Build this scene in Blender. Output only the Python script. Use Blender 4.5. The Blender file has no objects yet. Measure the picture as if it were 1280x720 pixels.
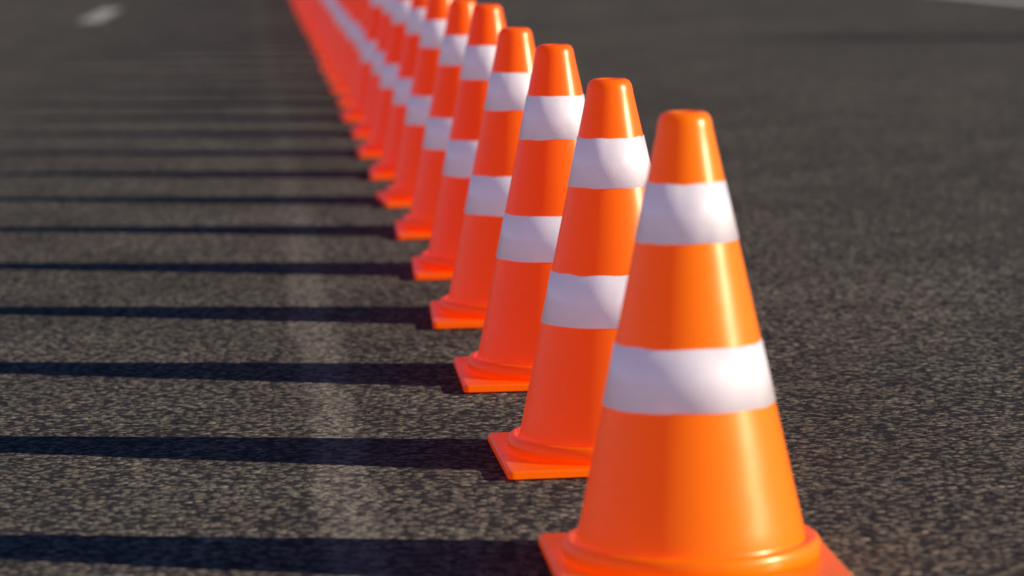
import bpy, bmesh, math, random
from mathutils import Vector, noise, Matrix
random.seed(7)
S=bpy.context.scene
S.view_settings.view_transform='Standard'; S.view_settings.look='None'; S.view_settings.exposure=0

# ---------------- helpers
def newmat(name):
    m=bpy.data.materials.new(name); m.use_nodes=True
    nt=m.node_tree; nt.nodes.clear()
    return m,nt
def N(nt,t,**k):
    n=nt.nodes.new(t)
    for a,b in k.items(): setattr(n,a,b)
    return n
def L(nt,a,b): nt.links.new(a,b)
def math_(nt,op,a,b=None,c=None,clamp=False):
    n=nt.nodes.new('ShaderNodeMath'); n.operation=op; n.use_clamp=clamp
    for i,v in enumerate((a,b,c)):
        if v is None: continue
        if isinstance(v,(int,float)): n.inputs[i].default_value=v
        else: nt.links.new(v,n.inputs[i])
    return n.outputs[0]
def mixc(nt,f,a,b,bt='MIX'):
    n=nt.nodes.new('ShaderNodeMix'); n.data_type='RGBA'; n.blend_type=bt
    for i,v in ((0,f),(6,a),(7,b)):
        if isinstance(v,(int,float,tuple)): n.inputs[i].default_value=v
        else: nt.links.new(v,n.inputs[i])
    return n.outputs[2]
def maprange(nt,v,a,b,c,d,smooth=True):
    n=nt.nodes.new('ShaderNodeMapRange'); n.interpolation_type='SMOOTHSTEP' if smooth else 'LINEAR'
    nt.links.new(v,n.inputs[0])
    for i,x in enumerate((a,b,c,d)): n.inputs[i+1].default_value=x
    return n.outputs[0]
def gray(nt,v):
    c=nt.nodes.new('ShaderNodeCombineColor')
    for i in range(3): nt.links.new(v,c.inputs[i])
    return c.outputs[0]

ALPHA=0.0775
ca,sa=math.cos(ALPHA),math.sin(ALPHA)

# ---------------- asphalt
def asphalt():
    m,nt=newmat('asphalt')
    geo=N(nt,'ShaderNodeNewGeometry'); P=geo.outputs['Position']
    sep=N(nt,'ShaderNodeSeparateXYZ'); L(nt,P,sep.inputs[0])
    x,y=sep.outputs[0],sep.outputs[1]
    u=math_(nt,'ADD',math_(nt,'MULTIPLY',x,ca),math_(nt,'MULTIPLY',y,sa))
    def noi(scale,detail=3,rough=.55):
        n=N(nt,'ShaderNodeTexNoise'); n.inputs['Scale'].default_value=scale
        n.inputs['Detail'].default_value=detail; n.inputs['Roughness'].default_value=rough
        L(nt,P,n.inputs['Vector']); return n.outputs['Fac']
    # slightly warped coordinates so the stones are irregular
    wn=N(nt,'ShaderNodeTexNoise'); wn.inputs['Scale'].default_value=60; L(nt,P,wn.inputs['Vector'])
    vm=N(nt,'ShaderNodeVectorMath',operation='MULTIPLY_ADD'); L(nt,wn.outputs['Color'],vm.inputs[0]); vm.inputs[1].default_value=(.009,.009,0); L(nt,P,vm.inputs[2])
    v1=N(nt,'ShaderNodeTexVoronoi',feature='F1'); v1.inputs['Scale'].default_value=80; L(nt,vm.outputs[0],v1.inputs['Vector'])
    v2=N(nt,'ShaderNodeTexVoronoi',feature='F1'); v2.inputs['Scale'].default_value=210; L(nt,P,v2.inputs['Vector'])
    big=noi(.45,4); mid=noi(3.,5,.6); pit=noi(48,3,.6); fine=noi(420,2)
    sc=N(nt,'ShaderNodeSeparateColor'); L(nt,v1.outputs['Color'],sc.inputs[0])
    stone=N(nt,'ShaderNodeValToRGB'); L(nt,sc.outputs[0],stone.inputs[0])
    e=stone.color_ramp.elements
    e[0].position=0; e[0].color=(.115,.098,.080,1)
    e[1].position=1; e[1].color=(.31,.265,.21,1)
    a=e.new(.45); a.color=(.165,.142,.115,1)
    a=e.new(.88); a.color=(.215,.185,.148,1)
    gap=maprange(nt,v1.outputs['Distance'],.40,.70,0,1)
    col=mixc(nt,gap,stone.outputs[0],(.032,.030,.032,1))
    pm=maprange(nt,pit,.41,.48,1,0)
    col=mixc(nt,math_(nt,'MULTIPLY',pm,.88),col,(.019,.019,.025,1))
    col=mixc(nt,1.0,col,gray(nt,maprange(nt,mid,.3,.7,.86,1.28)),'MULTIPLY')
    col=mixc(nt,1.0,col,gray(nt,maprange(nt,big,.3,.7,.92,1.18)),'MULTIPLY')
    # faded old line
    uu=math_(nt,'ADD',u,math_(nt,'MULTIPLY',math_(nt,'SUBTRACT',mid,.5),.05))
    d=math_(nt,'ABSOLUTE',math_(nt,'SUBTRACT',uu,.115))
    band=maprange(nt,d,.018,.054,1,0)
    wear=maprange(nt,noi(22,4,.65),.32,.62,.6,1)
    far=maprange(nt,y,4.5,11.0,1,.18)
    band=math_(nt,'MULTIPLY',math_(nt,'MULTIPLY',band,wear),math_(nt,'MULTIPLY',far,.66))
    band=math_(nt,'MULTIPLY',band,math_(nt,'SUBTRACT',1.0,math_(nt,'MULTIPLY',pm,.6)))
    band=math_(nt,'MULTIPLY',band,math_(nt,'SUBTRACT',1.0,math_(nt,'MULTIPLY',gap,.5)))
    col=mixc(nt,band,col,(.39,.345,.29,1))
    # dark streak across the ground, far right
    sd=math_(nt,'ABSOLUTE',math_(nt,'SUBTRACT',math_(nt,'ADD',y,math_(nt,'MULTIPLY',mid,.5)),math_(nt,'SUBTRACT',17.6,math_(nt,'MULTIPLY',x,.45))))
    streak=math_(nt,'MULTIPLY',maprange(nt,sd,.1,.5,1,0),maprange(nt,x,.6,1.8,0,.8))
    col=mixc(nt,streak,col,(.03,.028,.028,1))
    h=math_(nt,'MULTIPLY',maprange(nt,v1.outputs['Distance'],.1,.75,1,0),math_(nt,'ADD',.5,sc.outputs[1]))
    h=math_(nt,'ADD',h,math_(nt,'MULTIPLY',v2.outputs['Distance'],-.25))
    h=math_(nt,'ADD',h,math_(nt,'MULTIPLY',pm,-.9))
    h=math_(nt,'ADD',h,math_(nt,'MULTIPLY',fine,.2))
    b=N(nt,'ShaderNodeBump'); b.inputs['Strength'].default_value=.6; b.inputs['Distance'].default_value=.002
    L(nt,h,b.inputs['Height'])
    p=N(nt,'ShaderNodeBsdfPrincipled')
    p.inputs['Roughness'].default_value=.85
    p.inputs['Specular IOR Level'].default_value=.2
    L(nt,col,p.inputs['Base Color']); L(nt,b.outputs[0],p.inputs['Normal'])
    o=N(nt,'ShaderNodeOutputMaterial'); L(nt,p.outputs[0],o.inputs[0])
    return m

me=bpy.data.meshes.new('asphalt_ground')
bm=bmesh.new(); R=600
bm.faces.new([bm.verts.new(v) for v in ((-R,-R,0),(R,-R,0),(R,R,0),(-R,R,0))]); bm.to_mesh(me); bm.free()
g=bpy.data.objects.new('asphalt_ground',me); S.collection.objects.link(g); me.materials.append(asphalt())

# ---------------- white paint
def paint(op):
    m,nt=newmat('worn_white_paint')
    geo=N(nt,'ShaderNodeNewGeometry')
    n=N(nt,'ShaderNodeTexNoise'); n.inputs['Scale'].default_value=14; n.inputs['Detail'].default_value=6
    n.inputs['Roughness'].default_value=.7; L(nt,geo.outputs['Position'],n.inputs['Vector'])
    f=maprange(nt,n.outputs['Fac'],.36,.54,0,op)
    p=N(nt,'ShaderNodeBsdfPrincipled'); p.inputs['Base Color'].default_value=(.8,.79,.77,1); p.inputs['Roughness'].default_value=.6
    t=N(nt,'ShaderNodeBsdfTransparent'); mx=N(nt,'ShaderNodeMixShader')
    L(nt,f,mx.inputs[0]); L(nt,t.outputs[0],mx.inputs[1]); L(nt,p.outputs[0],mx.inputs[2])
    o=N(nt,'ShaderNodeOutputMaterial'); L(nt,mx.outputs[0],o.inputs[0]); return m
def strip(name,pts,mat):
    me=bpy.data.meshes.new(name); bm=bmesh.new()
    bm.faces.new([bm.verts.new((a,b,.004)) for a,b in pts]); bm.to_mesh(me); bm.free()
    ob=bpy.data.objects.new(name,me); S.collection.objects.link(ob); me.materials.append(mat); return ob
strip('road_line_dash',[(-2.59,20.5),(-2.45,20.5),(-2.54,22.6),(-2.68,22.6)],paint(.95))
strip('white_road_line',[(3.36,18.5),(3.58,18.5),(2.72,23.6),(2.50,23.6)],paint(1.0))

# ---------------- cone materials
def orange():
    m,nt=newmat('fluorescent_orange_pvc')
    oi=N(nt,'ShaderNodeObjectInfo'); tc=N(nt,'ShaderNodeTexCoord')
    so=N(nt,'ShaderNodeSeparateColor'); L(nt,oi.outputs['Color'],so.inputs[0]); fade=so.outputs[0]
    base=mixc(nt,fade,(1.0,.15,.0,1),(1.0,.36,.0,1))
    n=N(nt,'ShaderNodeTexNoise'); n.inputs['Scale'].default_value=30; n.inputs['Detail'].default_value=6; n.inputs['Roughness'].default_value=.65
    L(nt,tc.outputs['Object'],n.inputs['Vector'])
    n2=N(nt,'ShaderNodeTexNoise'); n2.inputs['Scale'].default_value=9; n2.inputs['Detail'].default_value=2
    L(nt,tc.outputs['Object'],n2.inputs['Vector'])
    sep=N(nt,'ShaderNodeSeparateXYZ'); L(nt,tc.outputs['Object'],sep.inputs[0])
    low=maprange(nt,sep.outputs[2],.0,.10,.45,.06)
    dirt=math_(nt,'MULTIPLY',maprange(nt,n.outputs['Fac'],.48,.72,0,1),low)
    col=mixc(nt,dirt,base,(.45,.14,.02,1))
    p=N(nt,'ShaderNodeBsdfPrincipled'); L(nt,col,p.inputs['Base Color'])
    p.inputs['Roughness'].default_value=.38
    p.inputs['Specular IOR Level'].default_value=.6
    p.inputs['Specular Tint'].default_value=(1,.6,.15,1)
    p.inputs['Coat Weight'].default_value=.75; p.inputs['Coat IOR'].default_value=1.6
    L(nt,maprange(nt,n.outputs['Fac'],.3,.7,.25,.31),p.inputs['Coat Roughness'])
    # even glow added to brighten the shaded sides, imitating fluorescent dye
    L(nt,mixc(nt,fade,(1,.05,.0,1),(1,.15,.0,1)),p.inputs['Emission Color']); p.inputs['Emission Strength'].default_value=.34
    b=N(nt,'ShaderNodeBump'); b.inputs['Strength'].default_value=.12; b.inputs['Distance'].default_value=.003
    L(nt,math_(nt,'ADD',n2.outputs['Fac'],math_(nt,'MULTIPLY',n.outputs['Fac'],.2)),b.inputs['Height']); L(nt,b.outputs[0],p.inputs['Normal']); L(nt,b.outputs[0],p.inputs['Coat Normal'])
    t=N(nt,'ShaderNodeBsdfTranslucent'); L(nt,mixc(nt,fade,(1,.12,.0,1),(1,.30,.0,1)),t.inputs[0])
    mx=N(nt,'ShaderNodeMixShader'); mx.inputs[0].default_value=.22
    L(nt,p.outputs[0],mx.inputs[1]); L(nt,t.outputs[0],mx.inputs[2])
    o=N(nt,'ShaderNodeOutputMaterial'); L(nt,mx.outputs[0],o.inputs[0]); return m
def tape():
    m,nt=newmat('reflective_white_tape')
    tc=N(nt,'ShaderNodeTexCoord')
    n=N(nt,'ShaderNodeTexNoise'); n.inputs['Scale'].default_value=25; n.inputs['Detail'].default_value=6; n.inputs['Roughness'].default_value=.6
    L(nt,tc.outputs['Object'],n.inputs['Vector'])
    col=mixc(nt,maprange(nt,n.outputs['Fac'],.42,.72,0,.5),(.95,.93,.97,1),(.70,.67,.72,1))
    v=N(nt,'ShaderNodeTexVoronoi',feature='DISTANCE_TO_EDGE'); v.inputs['Scale'].default_value=260; L(nt,tc.outputs['Object'],v.inputs['Vector'])
    b=N(nt,'ShaderNodeBump'); b.inputs['Strength'].default_value=.3; b.inputs['Distance'].default_value=.0008
    L(nt,math_(nt,'ADD',v.outputs[0],math_(nt,'MULTIPLY',n.outputs['Fac'],.8)),b.inputs['Height'])
    p=N(nt,'ShaderNodeBsdfPrincipled'); L(nt,col,p.inputs['Base Color']); L(nt,b.outputs[0],p.inputs['Normal'])
    p.inputs['Roughness'].default_value=.34; p.inputs['Specular IOR Level'].default_value=.6
    p.inputs['Coat Weight'].default_value=1; p.inputs['Coat IOR'].default_value=1.7; p.inputs['Coat Roughness'].default_value=.27
    p.inputs['Emission Color'].default_value=(.84,.74,1,1); p.inputs['Emission Strength'].default_value=.26  # lavender self-glow added to lift the bands, imitating reflective tape
    t=N(nt,'ShaderNodeBsdfTranslucent'); t.inputs[0].default_value=(.9,.85,.95,1)
    mx=N(nt,'ShaderNodeMixShader'); mx.inputs[0].default_value=.06
    L(nt,p.outputs[0],mx.inputs[1]); L(nt,t.outputs[0],mx.inputs[2])
    o=N(nt,'ShaderNodeOutputMaterial'); L(nt,mx.outputs[0],o.inputs[0]); return m
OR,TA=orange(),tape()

Z0,R0,Z1,R1=.034,.134,.510,.0325
def rad(z): return R0+(R1-R0)*(z-Z0)/(Z1-Z0)
SEG=96
def lathe(bm,prof,mi,zj=None):
    rings=[]
    for k,(r,z) in enumerate(prof):
        ring=[]
        for i in range(SEG):
            a=2*math.pi*i/SEG
            zz=z+(zj(k,a) if zj else 0)
            ring.append(bm.verts.new((r*math.cos(a),r*math.sin(a),zz)))
        rings.append(ring)
    for k in range(len(rings)-1):
        for i in range(SEG):
            j=(i+1)%SEG
            f=bm.faces.new((rings[k][i],rings[k][j],rings[k+1][j],rings[k+1][i])); f.material_index=mi; f.smooth=True
def cone_mesh(seed):
    bm=bmesh.new(); w=.1655
    def outline(h,rc,z):
        pts=[]
        for cx,cy,a0 in ((1,1,0),(-1,1,90),(-1,-1,180),(1,-1,270)):
            for s in range(7):
                a=math.radians(a0+s*15)
                X=cx*(h-rc)+rc*math.cos(a); Y=cy*(h-rc)+rc*math.sin(a)
                pts.append(bm.verts.new((X,Y,z+noise.noise(Vector((cx*2,cy*2,seed*5.3)))*.002+.001)))
        return pts
    rs=[outline(w,.008,.0005),outline(w,.008,.0085),outline(w-.0015,.007,.0105),outline(w-.004,.006,.0115)]
    n=len(rs[0])
    for k in range(3):
        for i in range(n):
            j=(i+1)%n; f=bm.faces.new((rs[k][i],rs[k][j],rs[k+1][j],rs[k+1][i])); f.smooth=(k>0)
    bm.faces.new(rs[3]); bm.faces.new(list(reversed(rs[0])))
    prof=[(.1455,.010),(.1485,.0125),(.1508,.0175),(.1515,.023),(.1508,.029),(.1485,.0335),(.145,.0358),(.1412,.0355),(.1382,.0335),(.1360,.0318),(.1336,.0330)]
    for i in range(25):
        z=Z0+.003+(Z1-Z0-.003)*i/24; prof.append((rad(z),z))
    prof+=[(.0315,.517),(.0298,.5235),(.0268,.528),(.022,.5305),(.017,.531),(.0145,.529),(.0138,.525),(.0138,.510)]
    lathe(bm,prof,0)
    for zi,(a,b) in enumerate(((.194,.265),(.383,.451))):
        zj=lambda k,an,zi=zi:(noise.noise(Vector((math.cos(an)*2.5,math.sin(an)*2.5,seed*3.1+zi*7+(k>1)*11)))*.0018)
        e=.0010
        lathe(bm,[(rad(a)-.001,a),(rad(a)+e,a+.0002),(rad(b)+e,b-.0002),(rad(b)-.001,b)],1,zj)
    me=bpy.data.meshes.new('traffic_cone_mesh'); bm.to_mesh(me); bm.free()
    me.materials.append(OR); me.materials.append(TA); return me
meshes=[cone_mesh(s) for s in range(5)]
SP=.775
scales=[1,.99,1.01,1.0,1.03,1.0,1.01]
fades=[.65,.35,.2,.22,.1,.15]
for i in range(34):
    d=SP*i
    jx=random.uniform(-.008,.008) if i else 0; jy=random.uniform(-.012,.012) if i else 0
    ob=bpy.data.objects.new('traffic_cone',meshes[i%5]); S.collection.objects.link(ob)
    ob.location=(.2027-sa*d+jx,3.895+ca*d+jy,.001)
    ob.rotation_euler=(0,0,ALPHA+(random.uniform(-.04,.04) if i else 0))
    s=scales[i] if i<len(scales) else 1+random.uniform(-.015,.015)
    ob.scale=(1,1,s)
    f=fades[i] if i<len(fades) else random.uniform(0,.25)
    ob.color=(f,f,f,1)

# ---------------- light
el=math.radians(20); az=math.radians(104)
sd=Vector((math.sin(az)*math.cos(el),math.cos(az)*math.cos(el),math.sin(el)))
ld=bpy.data.lights.new('sun','SUN'); ld.energy=5; ld.angle=math.radians(.5); ld.color=(1,.88,.68)
lo=bpy.data.objects.new('sun',ld); S.collection.objects.link(lo); lo.rotation_euler=(-sd).to_track_quat('-Z','Y').to_euler(); lo.location=(8,-2,6)
w=bpy.data.worlds.new('World'); S.world=w; w.use_nodes=True; nt=w.node_tree
bg=nt.nodes['Background']; sk=nt.nodes.new('ShaderNodeTexSky'); sk.sky_type='NISHITA'; sk.sun_disc=False
sk.sun_elevation=el; sk.sun_rotation=az; sk.ozone_density=9; sk.dust_density=.2
nt.links.new(sk.outputs[0],bg.inputs[0]); bg.inputs[1].default_value=.05

# ---------------- camera
cd=bpy.data.cameras.new('camera'); cam=bpy.data.objects.new('camera',cd); S.collection.objects.link(cam)
cd.sensor_width=36; cd.lens=119.25; cd.clip_end=2000
cam.location=(0,0,.8)
pitch=math.atan(510/4240); roll=-.021
cam.rotation_euler=(Matrix.Rotation(math.pi/2-pitch,4,'X')@Matrix.Rotation(roll,4,'Z')).to_euler()
cd.dof.use_dof=True; cd.dof.focus_distance=4.95; cd.dof.aperture_fstop=4.2
S.camera=cam
